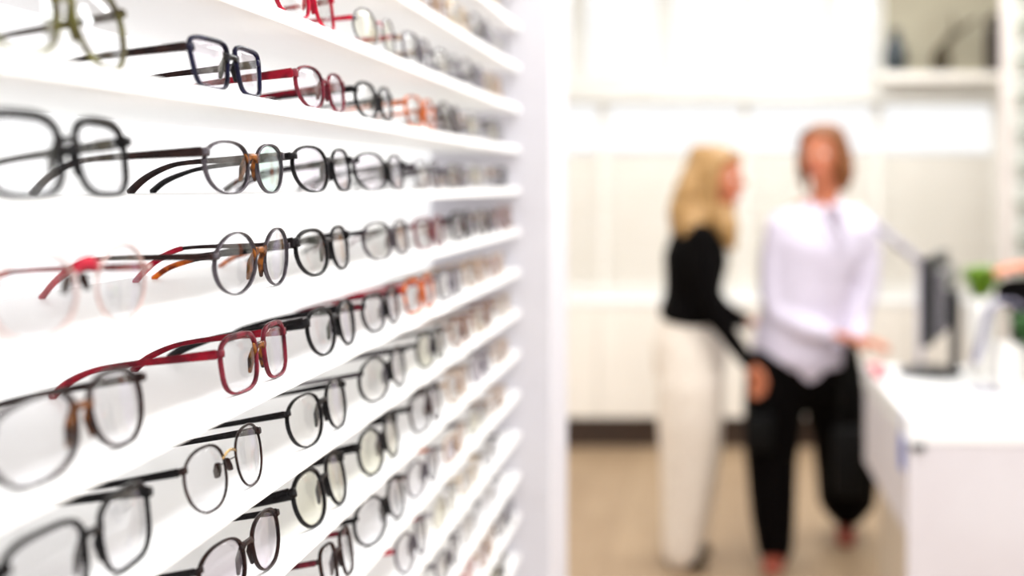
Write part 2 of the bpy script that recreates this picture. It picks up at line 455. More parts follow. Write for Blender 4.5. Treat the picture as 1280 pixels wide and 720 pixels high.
WX0, WX1, WZ0, WZ1 = -1.9, X(1103, YB), Z(104, YB), 2.72
bm = bmesh.new()
LZ0, LZ1 = Z(196, YB), Z(126, YB)
box(bm, -2.6, 2.4, YB, YB + .15, 0.0005, LZ0)
box(bm, -2.6, WX0, YB, YB + .15, LZ0, LZ1); box(bm, X(1250, YB), 2.4, YB, YB + .15, LZ0, LZ1)
box(bm, -2.6, 2.4, YB, YB + .15, LZ1, WZ0)
box(bm, -2.6, 2.4, YB, YB + .15, WZ1, 2.949)
box(bm, -2.6, WX0, YB, YB + .15, WZ0, WZ1)
box(bm, WX1, X(1262, YB), YB, YB + .15, WZ0, WZ1)
box(bm, X(1262, YB), 2.4, YB, YB + .15, WZ0, WZ1)
newmesh('wall_back', bm, M['wall'], smooth=False)['kind'] = 'structure'
# clerestory window: frame, mullions and panes
mull = [X(p, YB) for p in (722, 830, 936, 1040)]
edges = [WX0] + mull + [WX1]
for i in range(len(edges) - 1):
    a, b = edges[i], edges[i + 1]
    w = empty('window_%d' % (i + 1), ((a + b) / 2, YB + .06, WZ0)); w['kind'] = 'structure'
    bm = bmesh.new(); f = .05
    box(bm, a, b, YB + .03, YB + .09, WZ0, WZ0 + f); box(bm, a, b, YB + .03, YB + .09, WZ1 - f, WZ1)
    box(bm, a, a + f, YB + .03, YB + .09, WZ0 + f, WZ1 - f); box(bm, b - f, b, YB + .03, YB + .09, WZ0 + f, WZ1 - f)
    local(newmesh('window_frame', bm, M['rail'], smooth=False), w)
    boxobj('pane', (a + f, b - f, YB + .055, YB + .061, WZ0 + f, WZ1 - f), M['pane'], w)
le = [WX0] + [X(p, YB) for p in (752, 932, 1100, 1250)]
for i in range(4):
    a, b = le[i], le[i + 1]
    w = empty('window_%d' % (i + 6), ((a + b) / 2, YB + .06, LZ0)); w['kind'] = 'structure'
    bm = bmesh.new(); f = .02
    box(bm, a, b, YB + .03, YB + .09, LZ0, LZ0 + f); box(bm, a, b, YB + .03, YB + .09, LZ1 - f, LZ1)
    box(bm, a, a + f, YB + .03, YB + .09, LZ0 + f, LZ1 - f); box(bm, b - f, b, YB + .03, YB + .09, LZ0 + f, LZ1 - f)
    local(newmesh('window_frame', bm, M['rail'], smooth=False), w)
    boxobj('pane', (a + f, b - f, YB + .055, YB + .061, LZ0 + f, LZ1 - f), M['pane'], w)
# beige painted section of the wall above the bulkhead
bz = Z(92, 5.95)
st('trim_1', (WX1 + .01, X(1254, YB), YB - .02, YB - .001, bz, 2.94), M['beige'])
# back display: base cabinet, shelves, header rail
YS = YB - .14
bd = empty('back_display_shelving', (0, YS, 0))
tag(bd, 'white shelving along the back wall with thin shelves over cream cupboards', 'display shelving')
bx0, bx1 = X(600, YS), X(1252, YS)
zc = Z(375, YS - .02)
for a, b in zip([600, 748, 838, 932, 1020, 1136], [748, 838, 932, 1020, 1136, 1252]):
    cd = boxobj('cupboard_door', (X(a, YS - .02) + .002, X(b, YS - .02) - .002, YS - .022, YS - .001, Z(521, YS), zc - .03), M['cream'], bd, bev=.002)
boxobj('cupboard_body', (bx0, bx1, YS, YB - .001, Z(521, YS), zc - .025), M['cream'], bd)
boxobj('worktop', (bx0, bx1, YS - .03, YB - .001, zc - .0245, zc), M['white'], bd, bev=.002)
boxobj('toe_kick', (bx0, bx1, YS + .02, YB - .001, 0.0008, Z(521, YS) - .0005), M['kick'], bd)
zz = zc + .088
while zz < Z(185, YS):
    boxobj('shelf', (bx0, bx1, YS + .085, YB - .001, zz, zz + .012), M['cream'], bd); zz += .088
for p in (600, 752, 932, 1100, 1251):
    boxobj('upright', (X(p, YS) - .02, X(p, YS) + .02, YS + .10, YB - .001, zc, Z(128, YS)), M['wall'], bd, bev=.001)
boxobj('header_rail', (bx0, bx1, YS - .01, YB - .001, Z(127, YS), Z(106, YS)), M['rail'], bd, bev=.002)
# bulkhead with ornaments, upper right
bk = boxobj('wall_shelf', (X(1100, 5.9), X(1252, 5.9), 5.86, YB - .021, bz - .05, bz), M['cream'], bev=.003)
tag(bk, 'cream ledge high on the back wall carrying three ornaments', 'shelf')

M['vase_blue'] = mat('dark blue grey ceramic', srgb(34, 44, 50), .3, scale=12)
M['drift'] = mat('brown driftwood', srgb(70, 60, 38), .8, scale=25, var=srgb(48, 40, 26), bump=.4)
M['darkwood'] = mat('dark brown wood', srgb(54, 42, 36), .6, scale=20, stretch=(4, 4, 1), var=srgb(52, 42, 36))
cy = 5.98
zl = bz + .0005
bm = bmesh.new(); c = X(1119, cy)
lathe(bm, [(.040, zl), (.058, zl + .03), (.066, zl + .09), (.056, zl + .15), (.030, zl + .20), (.027, zl + .225), (.036, zl + .245), (.028, zl + .242), (.018, zl + .21)], c, cy)
tag(newmesh('vase', bm, M['vase_blue']), 'dark blue-grey vase on the high ledge beside the windows', 'vase')
dr = empty('driftwood_sculpture', (X(1178, cy), cy, zl))
tag(dr, 'brown leaning driftwood sculpture in the middle of the high ledge', 'sculpture')
bm = bmesh.new(); x0 = X(1176, cy)
lathe(bm, [(.034, zl), (.052, zl + .04), (.055, zl + .08), (.04, zl + .125), (.02, zl + .15)], x0, cy, 18)
local(newmesh('pot', bm, M['drift']), dr)
bm = bmesh.new()
sweep(bm, smooth_pts([(x0, cy, zl + .12), (x0 + .05, cy, zl + .2), (x0 + .12, cy - .01, zl + .25), (x0 + .2, cy, zl + .31)]), [.022, .022, .02, .02, .018, .018, .016, .014, .012, .011, .01, .009, .006])
sweep(bm, [(x0 + .06, cy, zl + .2), (x0 + .08, cy + .02, zl + .27), (x0 + .07, cy + .02, zl + .33)], [.012, .009, .005])
local(newmesh('branch', bm, M['drift']), dr)
cd = empty('lantern', (X(1243, cy), cy, zl))
tag(cd, 'tall narrow dark brown lantern at the right end of the high ledge', 'lantern')
c = X(1243, cy)
boxobj('base', (c - .045, c + .045, cy - .045, cy + .045, zl, zl + .015), M['darkwood'], cd, bev=.002)
for sx in (-1, 1):
    for sy in (-1, 1):
        boxobj('post', (c + sx * .034 - .006, c + sx * .034 + .006, cy + sy * .034 - .006, cy + sy * .034 + .006, zl + .015, zl + .28), M['darkwood'], cd)
boxobj('body', (c - .03, c + .03, cy - .03, cy + .03, zl + .016, zl + .26), M['darkwood'], cd, bev=.004)
bm = bmesh.new(); lathe(bm, [(.06, zl + .28), (.058, zl + .29), (.02, zl + .325), (.006, zl + .34)], c, cy, 4)
local(newmesh('roof', bm, M['darkwood'], smooth=False), cd)

# right hand shelving with glass shelves behind its warm grey post
YR = 4.9
rd = empty('glass_shelving', (X(1300, YR), YR, 0))
tag(rd, 'tall open shelving with glass shelves at the right picture edge', 'shelving')
boxobj('post', (X(1252, YR), X(1267, YR), YR, YR + .025, 0.0005, 2.9), M['pinkpost'], rd, bev=.003)
boxobj('back_panel', (X(1264, YR + .29), X(1440, YR), YR + .28, YR + .3, 0.0005, 2.9), M['wall'], rd)
boxobj('post', (X(1440, YR), X(1455, YR), YR, YR + .3, 0.0005, 2.9), M['pinkpost'], rd, bev=.003)
for i in range(-3, 12):
    py = 112 + i * 46
    z = Z(py, YR)
    boxobj('shelf', (X(1264, YR + .29) + .001, X(1440, YR) - .001, YR + .026, YR + .279, z - .016, z), M['glassgreen'], rd)

# ------------------------------------------------------------------ counter
YC0, YC1 = 2.77, 3.56
XC = .515; CT = .87
ct = empty('reception_counter', (1.2, 3.0, 0))
tag(ct, 'white reception counter with thick top beside the two women', 'counter')
boxobj('countertop', (XC, 2.2, YC0, YC1, CT - .07, CT), M['counter'], ct, bev=.003)
boxobj('front_panel', (XC + .002, 2.2, YC0 + .004, YC0 + .03, .08, CT - .0705), M['countbody'], ct, bev=.001)
boxobj('side_panel', (XC + .002, XC + .024, YC0 + .031, YC1 - .03, .56, CT - .0705), M['countbody'], ct, bev=.001)
boxobj('recessed_base', (XC + .05, 2.18, YC0 + .031, YC1 - .05, .0005, .559), M['recess'], ct)
M['blk'] = mat('black plastic', srgb(24, 22, 23), .35, scale=20)
boxobj('latch', (XC + .012, XC + .045, YC0 - .008, YC0 + .004, CT - .088, CT - .072), M['blk'], ct, bev=.002)
# blue tag hanging on the side face of the counter
M['bluecard'] = mat('blue card', srgb(92, 112, 190), .5, scale=20, var=srgb(120, 134, 200))
bt = empty('hanging_tag', (XC - .004, YC0 + .07, CT - .05))
tag(bt, 'blue tag hanging on the side of the counter near its corner', 'tag')
boxobj('card', (XC - .006, XC - .002, YC0 + .03, YC0 + .085, CT - .15, CT - .065), M['bluecard'], bt, bev=.001)
bm = bmesh.new(); sweep(bm, [(XC - .004, YC0 + .057, CT - .065), (XC - .004, YC0 + .057, CT - .02), (XC - .003, YC0 + .057, CT + .002), (XC + .01, YC0 + .057, CT + .0035)], [.0015] * 4, n=6)
local(newmesh('cord', bm, M['bluecard']), bt)

# monitor
M['scr'] = mat('grey glossy screen', srgb(104, 100, 104), .15, scale=3, var=srgb(96, 92, 96))
ym = 3.38
mo = empty('computer_monitor', (X(1170, ym), ym + .02, CT + .0005), math.radians(0))
tag(mo, 'black computer monitor turned sideways on the white counter', 'monitor')
def mpart(name, bm, m, smooth=False):
    o = newmesh(name, bm, m, mo, smooth=smooth); return o
ang = math.radians(-109)
mp_ = Matrix.Translation((0, 0, 0)) @ Matrix.Rotation(ang, 4, 'Z')
def rbox(b, bev=.002):
    bm = bmesh.new(); box(bm, *b, bev=bev)
    bm.transform(mp_); return bm
# local frame before turning: screen faces -y
zb, zt_ = .115, .375
bm = rbox((-.235, .235, -.012, .016, zb, zt_), .004); mpart('casing', bm, M['blk'])
bm = rbox((-.218, .218, -.0135, -.0125, zb + .02, zt_ - .016), 0); mpart('screen', bm, M['scr'])
bm = rbox((-.19, .19, .016, .05, zb + .025, zt_ - .04), .012); mpart('rear_housing', bm, M['scr'])
bm = rbox((-.035, .035, .05, .075, .012, .26), .004); mpart('neck', bm, M['blk'])
bm = bmesh.new()
lathe(bm, [(.10, 0), (.102, .004), (.095, .011), (.03, .014)], 0, 0, 32)
for v in bm.verts: v.co.x *= 1.1; v.co.y -= .015
bm.transform(mp_); mpart('base', bm, M['blk'], True)

# potted plant
M['leafg'] = mat('bright green leaf', srgb(132, 170, 22), .45, scale=40, var=srgb(96, 138, 16))
M['leafd'] = mat('mid green leaf', srgb(84, 138, 70), .5, scale=40, var=srgb(60, 110, 50))
M['ceram'] = mat('white ceramic', srgb(240, 236, 230), .2, scale=10)
M['lav'] = mat('lavender grey acrylic', srgb(150, 146, 168), .15, scale=10)
def plant(px, pybase, Y, label, leafm, pot_prof, n, lh, rad, seed):
    r = random.Random(seed)
    x = X(px, Y); z0 = CT + .0006
    e = empty('potted_plant', (x, Y, z0)); tag(e, label, 'plant')
    bm = bmesh.new(); lathe(bm, [(a, z0 + b) for a, b in pot_prof], x, Y, 28); local(newmesh('pot', bm, M['ceram']), e)
    top = z0 + pot_prof[-1][1]
    bm = bmesh.new()
    for i in range(n):
        a = r.uniform(0, 2 * PI); l = rad * r.uniform(.6, 1.1); hh = lh * r.uniform(.5, 1.1)
        d = Vector((math.cos(a), math.sin(a), 0)); sd = Vector((-d.y, d.x, 0))
        b0 = Vector((x, Y, top - .01)) + d * .008
        rows = []
        for q, wv in ((0, .003), (.3, .010), (.6, .014), (.85, .009), (1, .001)):
            c = b0 + d * (l * q) + Vector((0, 0, hh * math.sin(q * 2.0) * 1.0))
            rows.append([c - sd * wv, c + Vector((0, 0, .002)), c + sd * wv, c - Vector((0, 0, .0015))])
        ring_loft(bm, rows)
    o = newmesh('foliage', bm, leafm); local(o, e); o['kind'] = 'stuff'
    return e
plant(1226, 450, 3.36, 'bright green small plant in a tall white pot behind the monitor', M['leafg'],
      [(.03, 0), (.036, .06), (.046, .19), (.049, .245), (.043, .245), (.04, .235)], 90, .105, .055, 3)
plant(1292, 470, 3.30, 'green leafy plant in a white pot at the right edge of the counter', M['leafd'],
      [(.05, 0), (.06, .04), (.066, .10), (.06, .10), (.056, .09)], 46, .11, .085, 5)
# curved lavender stand
bm = bmesh.new()
ys = 3.12
pth = smooth_pts([tuple(P3(1218, 453, ys)), tuple(P3(1226, 430, ys)), tuple(P3(1232, 400, ys)), tuple(P3(1240, 382, ys)), tuple(P3(1262, 374, ys)), tuple(P3(1276, 384, ys))], 4)
zmin = CT + .004
pth = [(a, b, max(c, zmin)) for a, b, c in pth]
sweep(bm, pth, [(.004, .035)] * len(pth), side=(1, 0, 0), n=8, power=4)
bs = empty('leaflet_stand', (pth[0][0], ys, CT)); tag(bs, 'curved lavender-grey leaflet stand on the counter beside the tall white pot', 'stand')
local(newmesh('support', bm, M['lav']), bs)
boxobj('base', (pth[0][0] - .01, pth[0][0] + .12, ys - .045, ys + .045, CT + .0005, CT + .005), M['lav'], bs, bev=.001)
xs = pth[12][0]
boxobj('leaflet_tray', (xs + .012, xs + .06, ys - .04, ys + .04, CT + .0055, CT + .14), M['ceram'], bs, bev=.003)

# floor lamp with pale arm reaching behind the woman
M['lampgrey'] = mat('pale lavender grey metal', srgb(176, 172, 190), .4, scale=10)
yl = 4.9
dl = empty('floor_lamp', (X(1150, yl), yl, .0005)); tag(dl, 'pale grey floor lamp, slanting arm seen between monitor and lilac-shirted woman', 'lamp')
bm = bmesh.new(); lathe(bm, [(.13, .0006), (.13, .018), (.02, .03)], X(1150, yl), yl); local(newmesh('base', bm, M['lampgrey']), dl)
bm = bmesh.new(); sweep(bm, [(X(1150, yl), yl, .025), (X(1150, yl), yl, Z(324, yl))], [.014, .014]); local(newmesh('pole', bm, M['lampgrey']), dl)
bm = bmesh.new(); sweep(bm, [tuple(P3(1150, 328, yl)), tuple(P3(1076, 266, yl))], [.018, .018]); local(newmesh('arm', bm, M['lampgrey']), dl)
bm = bmesh.new(); sweep(bm, [tuple(P3(1074, 262, yl)), tuple(P3(1066, 270, yl)), tuple(P3(1058, 282, yl))], [.02, .045, .06]); local(newmesh('lamp_shade', bm, M['ceram']), dl)

# ------------------------------------------------------------------ people
def remeshed(name, bm, voxel, m, parent, smooth=6, world=True):
    me = bpy.data.meshes.new('tmp'); bmesh.ops.recalc_face_normals(bm, faces=bm.faces); bm.to_mesh(me); bm.free()
    o = bpy.data.objects.new('tmp', me); C.objects.link(o)
    rm = o.modifiers.new('r', 'REMESH'); rm.mode = 'VOXEL'; rm.voxel_size = voxel
    sm = o.modifiers.new('s', 'SMOOTH'); sm.factor = .5; sm.iterations = smooth
    dg = bpy.context.evaluated_depsgraph_get(); dg.update()
    me2 = bpy.data.meshes.new_from_object(o.evaluated_get(dg))
    bpy.data.objects.remove(o); bpy.data.meshes.remove(me)
    for p in me2.polygons: p.use_smooth = True
    me2.name = name; me2.materials.clear(); me2.materials.append(m)
    o = bpy.data.objects.new(name, me2); C.objects.link(o)
    local(o, parent)
    return o

SKIN = mat('skin', srgb(196, 118, 82), .5, scale=30, var=srgb(186, 108, 76))
SKIN['x'] = 1
M['blond'] = mat('long blond hair', srgb(184, 142, 82), .5, scale=60, stretch=(3, 3, .4), var=srgb(126, 90, 48), bump=.4)
M['auburn'] = mat('auburn hair', srgb(140, 82, 34), .5, scale=60, stretch=(3, 3, .4), var=srgb(100, 58, 26), bump=.4)
M['brownhair'] = mat('dark brown hair', srgb(64, 42, 30), .45, scale=60, stretch=(3, 3, .4), bump=.4)
M['blackcloth'] = mat('black cloth', srgb(9, 7, 7), .9, scale=60, spec=.05, bump=.1)
M['whitecloth'] = mat('off white cloth', srgb(232, 222, 210), .85, scale=40, spec=.2, bump=.15, var=srgb(224, 212, 200))
M['lilaccloth'] = mat('pale lilac shirt cloth', srgb(216, 208, 224), .8, scale=40, spec=.2, bump=.15, var=srgb(206, 198, 214))
M['leather'] = mat('black leather', srgb(10, 9, 9), .65, spec=.12, scale=80, bump=.1)
M['tanshoe'] = mat('red-brown shoe leather', srgb(150, 72, 54), .4, scale=30)
M['eye'] = mat('eye white', srgb(236, 232, 228), .2)
M['iris'] = mat('iris', srgb(60, 48, 40), .2)
M['lip'] = mat('lip', srgb(190, 92, 86), .4)
M['brow'] = mat('eyebrow hair', srgb(110, 78, 48), .7)
del SKIN['x']

def hand(bm, wrist, direc, palm_n, s=1.0, curl=.5):
    """palm plus five separate bent fingers; palm_n points out of the palm"""
    d = Vector(direc).normalized(); n = Vector(palm_n); n = (n - d * n.dot(d)).normalized(); a = d.cross(n)
    w = Vector(wrist)
    pe = w + d * .085 * s
    sweep(bm, [w - d * .01 * s, w + d * .02 * s, w + d * .055 * s, pe], [(.024 * s, .018 * s), (.031 * s, .017 * s), (.040 * s, .016 * s), (.040 * s, .013 * s)], side=a, n=12)
    for i, (off, ln) in enumerate(((-.030, .066), (-.010, .076), (.011, .070), (.031, .054))):
        p = pe + a * off * s - d * .006 * s; dd = d + a * off * 1.2
        pts = [p]
        for q in range(3):
            ang = curl * (.45 + .55 * q)
            v = (dd * math.cos(ang) + n * math.sin(ang)).normalized()
            p = p + v * ln * s * (.42, .32, .26)[q]; pts.append(p)
        sweep(bm, pts, [.0095 * s, .009 * s, .0082 * s, .007 * s], side=a, n=8)
    p = w + d * .022 * s - a * .026 * s
    v1 = (d * .7 - a * .7 + n * .25).normalized(); v2 = (d * .9 - a * .25 + n * .4).normalized()
    sweep(bm, [p, p + v1 * .032 * s, p + v1 * .032 * s + v2 * .028 * s, p + v1 * .032 * s + v2 * .048 * s], [.014 * s, .0115 * s, .010 * s, .008 * s], side=a, n=8)

def haircap(bm, hp, side):
    sweep(bm, [hp(0, -.034, .085), hp(0, -.032, .12), hp(0, -.028, .155), hp(0, -.020, .185), hp(0, -.012, .208), hp(0, -.010, .224), hp(0, -.010, .234)],
          [(.080, .080), (.087, .094), (.088, .103), (.082, .104), (.068, .088), (.048, .062), (.022, .03)], side=side, n=24, round_ends=False)
    sweep(bm, [hp(-.074, .012, .150), hp(-.060, .048, .180), hp(-.028, .074, .194), hp(.01, .078, .197), hp(.046, .060, .186), hp(.072, .02, .155)],
          [.014, .019, .019, .019, .019, .014], n=10)

class Fig:
    def __init__(s, name, label, base, fwd, headc, headf=None, tilt=0.0, up=None):
        s.root = empty(name, base); tag(s.root, label, 'person')
        s.f = Vector(fwd).normalized(); s.l = Vector((0, 0, 1)).cross(s.f).normalized()
        s.skin = bmesh.new()
        hf = Vector(headf or fwd).normalized()
        up0 = Vector(up or (0, 0, 1)).normalized()
        s.hl = up0.cross(hf).normalized(); s.hf = s.hl.cross(up0).normalized(); s.hu = up0
        s.chin = Vector(headc)     # point between chin and neck axis
    def hp(s, a, f, z): return s.chin + s.hl * a + s.hf * f + s.hu * z
    def head(s, hs=1.0):
        prof = [(-.004, .018, .020, .060), (.012, .032, .036, .050), (.035, .046, .055, .036), (.06, .055, .070, .020), (.09, .064, .084, .008),
                (.12, .070, .092, .002), (.15, .074, .096, -.003), (.18, .070, .092, -.006), (.205, .056, .074, -.008), (.222, .03, .042, -.01)]
        rings = []
        for z, rx, ry, f in prof:
            ring = []
            for j in range(24):
                t = 2 * PI * j / 24
                ring.append(s.hp(rx * math.cos(t), f + ry * math.sin(t), z))
            rings.append(ring)
        ring_loft(s.skin, rings)
        sweep(s.skin, [s.hp(0, .088, .128), s.hp(0, .100, .108), s.hp(0, .112, .088), s.hp(0, .100, .078)], [(.008, .008), (.009, .010), (.013, .011), (.012, .008)], side=s.hl, n=8)
        sweep(s.skin, [s.hp(-.04, .078, .136), s.hp(0, .092, .134), s.hp(.04, .078, .136)], [.008, .008, .008], n=8)
        sweep(s.skin, [s.hp(-.022, .084, .050), s.hp(0, .094, .051), s.hp(.022, .084, .050)], [.008, .011, .008], n=8)
        sweep(s.skin, [s.hp(0, .070, .006), s.hp(0, .080, .014)], [.016, .014], n=8)
        for e in (-1, 1):
            sweep(s.skin, [s.hp(e * .072, -.004, .085), s.hp(e * .079, -.010, .105), s.hp(e * .077, -.016, .128)], [(.010, .006), (.015, .006), (.012, .006)], side=s.hf, n=8)
            sweep(s.skin, [s.hp(e * .04, .066, .088), s.hp(e * .046, .055, .08)], [.02, .02], n=8)
    def face(s):
        for e in (-1, 1):
            bm = bmesh.new(); bmesh.ops.create_uvsphere(bm, u_segments=14, v_segments=10, radius=.0115, matrix=Matrix.Translation(s.hp(e * .031, .0765, .112)))
            eb = local(newmesh('eye', bm, M['eye']), s.root)
            bm = bmesh.new(); bmesh.ops.create_uvsphere(bm, u_segments=12, v_segments=8, radius=.0055, matrix=Matrix.Translation(s.hp(e * .031, .0838, .112)))
            ir = newmesh('iris', bm, M['iris']); local(ir, s.root)
            bm = bmesh.new(); sweep(bm, [s.hp(e * .016, .092, .133), s.hp(e * .032, .090, .138), s.hp(e * .047, .079, .133)], [(.003, .003), (.0035, .003), (.002, .002)], n=6)
            local(newmesh('eyebrow', bm, M['brow']), s.root)
        bm = bmesh.new()
        sweep(bm, [s.hp(-.022, .091, .053), s.hp(-.008, .102, .056), s.hp(.008, .102, .056), s.hp(.022, .091, .053)], [.002, .0045, .0045, .002], n=8)
        sweep(bm, [s.hp(-.020, .090, .049), s.hp(0, .102, .046), s.hp(.020, .090, .049)], [.002, .005, .002], n=8)
        local(newmesh('lips', bm, M['lip']), s.root)
    def body(s, m=SKIN): return remeshed('body', s.skin, .0055, m, s.root, 5)

V = Vector
# ---- woman with blond hair, black top and white trousers (seen from her right side)
Y1 = 4.2
def Q(px, py, dy=0.0):
    p = P3(px, py, Y1); p.y += dy; return p
w1 = Fig('person', 'woman with long blond hair, black top and loose white trousers, seen from the side', (X(865, Y1), Y1, 0), (1, .05, 0), Q(893, 256), (1, -.38, 0), up=(.10, 0, 1))
w1.head()
sd = w1.l     # points away from the camera
neck = Q(884, 272)
sweep(w1.skin, [w1.hp(0, -.005, .05), neck, Q(878, 290)], [.052, .05, .06], n=16)
tors = [(Q(877, 284), .05, .13), (Q(873, 298), .085, .17), (Q(870, 322), .105, .165), (Q(868, 345), .095, .14), (Q(866, 368), .088, .125), (Q(862, 395), .10, .15), (Q(860, 425), .115, .17), (Q(862, 448), .10, .165)]
sweep(w1.skin, [t[0] for t in tors], [(t[1], t[2]) for t in tors], side=w1.f, n=20)
arm1 = [Q(878, 292, -.165), Q(878, 330, -.19), Q(884, 368, -.195), Q(894, 388, -.19), Q(915, 418, -.18), Q(934, 445, -.17)]
ar1 = [.045, .042, .037, .034, .031, .024]
sweep(w1.skin, arm1, ar1, n=12)
d1 = (Q(946, 472, -.16) - Q(934, 445, -.17)); hand(w1.skin, Q(935, 447, -.17), d1, (-.5, -.6, 0), .95, 1.1)
arm1b = [Q(876, 292, .165), Q(880, 330, .19), Q(886, 372, .19), Q(905, 395, .17), Q(925, 405, .14), Q(935, 408, .12)]
sweep(w1.skin, arm1b, ar1, n=12)
hand(w1.skin, Q(936, 408, .12), (1, -.3, .0), (0, -.3, -1), .95, .4)
for s_ in (-1, 1):
    dy = s_ * .085
    hx = 0 if s_ < 0 else 6
    sweep(w1.skin, [Q(861, 440, dy), Q(864, 500, dy), Q(862 + hx, 570, dy), Q(856 + hx, 630, dy), Q(850 + hx, 684, dy)], [.088, .078, .056, .050, .036], n=14)
    sweep(w1.skin, [Q(846 + hx, 692, dy), Q(858 + hx, 694, dy), Q(876 + hx, 697, dy)], [(.03, .035), (.026, .038), (.014, .036)], side=(0, 0, 1), n=12)
w1.body(); w1.face()
bm = bmesh.new()
sweep(bm, [Q(882, 279)] + [t[0] for t in tors[:6]], [(.062, .075)] + [(t[1] + .022, t[2] + .025) for t in tors[:6]], side=w1.f, n=20)
sweep(bm, arm1, [.058, .053, .047, .043, .037, .030], n=12); sweep(bm, arm1b, [.058, .053, .047, .043, .037, .030], n=12)
remeshed('black_top', bm, .009, M['blackcloth'], w1.root)
bm = bmesh.new()
sweep(bm, [Q(864, 382), Q(863, 400), Q(862, 425), Q(862, 450), Q(863, 490)], [(.098, .13), (.116, .155), (.140, .185), (.145, .195), (.12, .16)], side=w1.f, n=20)
for s_ in (-1, 1):
    dy = s_ * .09; hx = 0 if s_ < 0 else 7
    sweep(bm, [Q(862, 430, dy), Q(864, 475, dy), Q(863, 520, dy), Q(861 + hx, 570, dy), Q(857 + hx, 630, dy), Q(852 + hx, 682, dy)], [.10, .128, .126, .108, .088, .070], n=16)
remeshed('white_trousers', bm, .010, M['whitecloth'], w1.root)
for s_ in (-1, 1):
    dy = s_ * .085; hx = 0 if s_ < 0 else 6
    bm = bmesh.new()
    sweep(bm, [Q(843 + hx, 690, dy), Q(857 + hx, 692, dy), Q(870 + hx, 695, dy), Q(880 + hx, 697, dy)], [(.034, .042), (.030, .045), (.022, .046), (.013, .034)], side=(0, 0, 1), n=14)
    for v in bm.verts: v.co.z = max(v.co.z, .002)
    local(newmesh('shoe', bm, M['leather']), w1.root)
bm = bmesh.new()
hp = w1.hp
haircap(bm, hp, w1.hl)
sweep(bm, [hp(0, -.055, .17), hp(0, -.07, .10), hp(0, -.075, .03), hp(0, -.085, -.05), hp(0, -.085, -.13)], [(.075, .05), (.088, .055), (.092, .055), (.095, .05), (.06, .028)], side=w1.hl, n=18)
for e in (-1, 1):
    sweep(bm, [hp(e * .06, .02, .185), hp(e * .082, -.005, .13), hp(e * .085, -.012, .07), hp(e * .085, -.01, 0), hp(e * .088, .0, -.07), hp(e * .09, .012, -.16)],
          [(.02, .035), (.02, .05), (.022, .055), (.024, .052), (.022, .045), (.012, .02)], side=w1.hl, n=12)
sweep(bm, [hp(0, -.07, .15), Q(862, 240), Q(852, 268), Q(847, 292)], [(.085, .06), (.10, .062), (.11, .058), (.08, .03)], side=w1.l, n=18)
sweep(bm, [Q(902, 262, -.085), Q(908, 284, -.12), Q(914, 308, -.125)], [(.03, .05), (.026, .045), (.012, .02)], side=w1.l, n=12)
sweep(bm, [Q(870, 262, -.09), Q(866, 285, -.13), Q(862, 300, -.14)], [(.028, .05), (.026, .05), (.014, .03)], side=w1.l, n=12)
remeshed('hair', bm, .007, M['blond'], w1.root, 4)
# bag in her hand
bg = empty('handbag', tuple(Q(944, 540, -.16))); tag(bg, 'small black handbag hanging from the hand of the blond woman', 'handbag')
bm = bmesh.new()
a = Q(928, 548, -.16); b = Q(962, 506, -.16)
box(bm, a.x, b.x, a.y - .05, a.y + .05, a.z, b.z, bev=.012)
local(newmesh('bag_body', bm, M['leather']), bg)
for dy in (-.03, .03):
    bm = bmesh.new()
    sweep(bm, smooth_pts([tuple(Q(934, 508, -.16 + dy)), tuple(Q(940, 488, -.16 + dy * .4)), tuple(Q(946, 480, -.16)), tuple(Q(952, 488, -.16 + dy * .4)), tuple(Q(957, 508, -.16 + dy))], 4), [.005] * 17, n=8)
    local(newmesh('handle', bm, M['leather']), bg)

# ---- woman with auburn hair, lilac shirt, black trousers
Y2 = 4.16
def Q2(px, py, dy=0.0):
    p = P3(px, py, Y2); p.y += dy; return p
w2 = Fig('person', 'woman with auburn hair, pale lilac shirt and wide black trousers standing at the counter', (X(1005, Y2), Y2, 0), (-.25, -1, 0), Q2(1030, 229, .0), (-.42, -.9, -.06), up=(-.05, 0, 1))
w2.head()
sweep(w2.skin, [w2.hp(0, -.005, .05), Q2(1033, 252, .02), Q2(1032, 274, .03)], [.052, .052, .062], n=16)
t2 = [(Q2(1030, 262, .02), .11, .06), (Q2(1026, 276, .01), .175, .085), (Q2(1020, 310, 0), .165, .11), (Q2(1012, 345, 0), .145, .10), (Q2(1006, 378, 0), .13, .092), (Q2(1002, 412, 0), .155, .105), (Q2(1000, 445, 0), .17, .12), (Q2(1000, 468, 0), .16, .11)]
sweep(w2.skin, [t[0] for t in t2], [(t[1], t[2]) for t in t2], side=w2.l, n=20)
armr = [Q2(978, 282, 0), Q2(968, 325, 0), Q2(966, 365, -.02), Q2(972, 392, -.05), Q2(1000, 404, -.13), Q2(1032, 411, -.17)]
arml = [Q2(1074, 282, 0), Q2(1084, 320, .02), Q2(1082, 360, 0), Q2(1072, 388, -.03), Q2(1068, 410, -.08), P3(1071, 424, 4.0)]
ra = [.046, .043, .038, .035, .031, .024]
sweep(w2.skin, armr, ra, n=12); sweep(w2.skin, arml, ra, n=12)
hand(w2.skin, Q2(1033, 411, -.17), (1, -.25, -.12), (0, -.3, -1), .95, .7)
hand(w2.skin, V((X(1072, 4.0), 4.0, Z(424, 4.0))), (1, -1.0, -.12), (-.1, 0, -1), .95, .35)
legL = [Q2(975, 450, 0), Q2(968, 510, 0), Q2(964, 575, 0), Q2(966, 640, 0), Q2(969, 688, 0)]
legR = [Q2(1034, 450, .05), Q2(1050, 510, .14), Q2(1064, 560, .20), Q2(1070, 605, .26), Q2(1072, 655, .32)]
for lg in (legL, legR):
    sweep(w2.skin, lg, [.09, .08, .056, .05, .036], n=14)
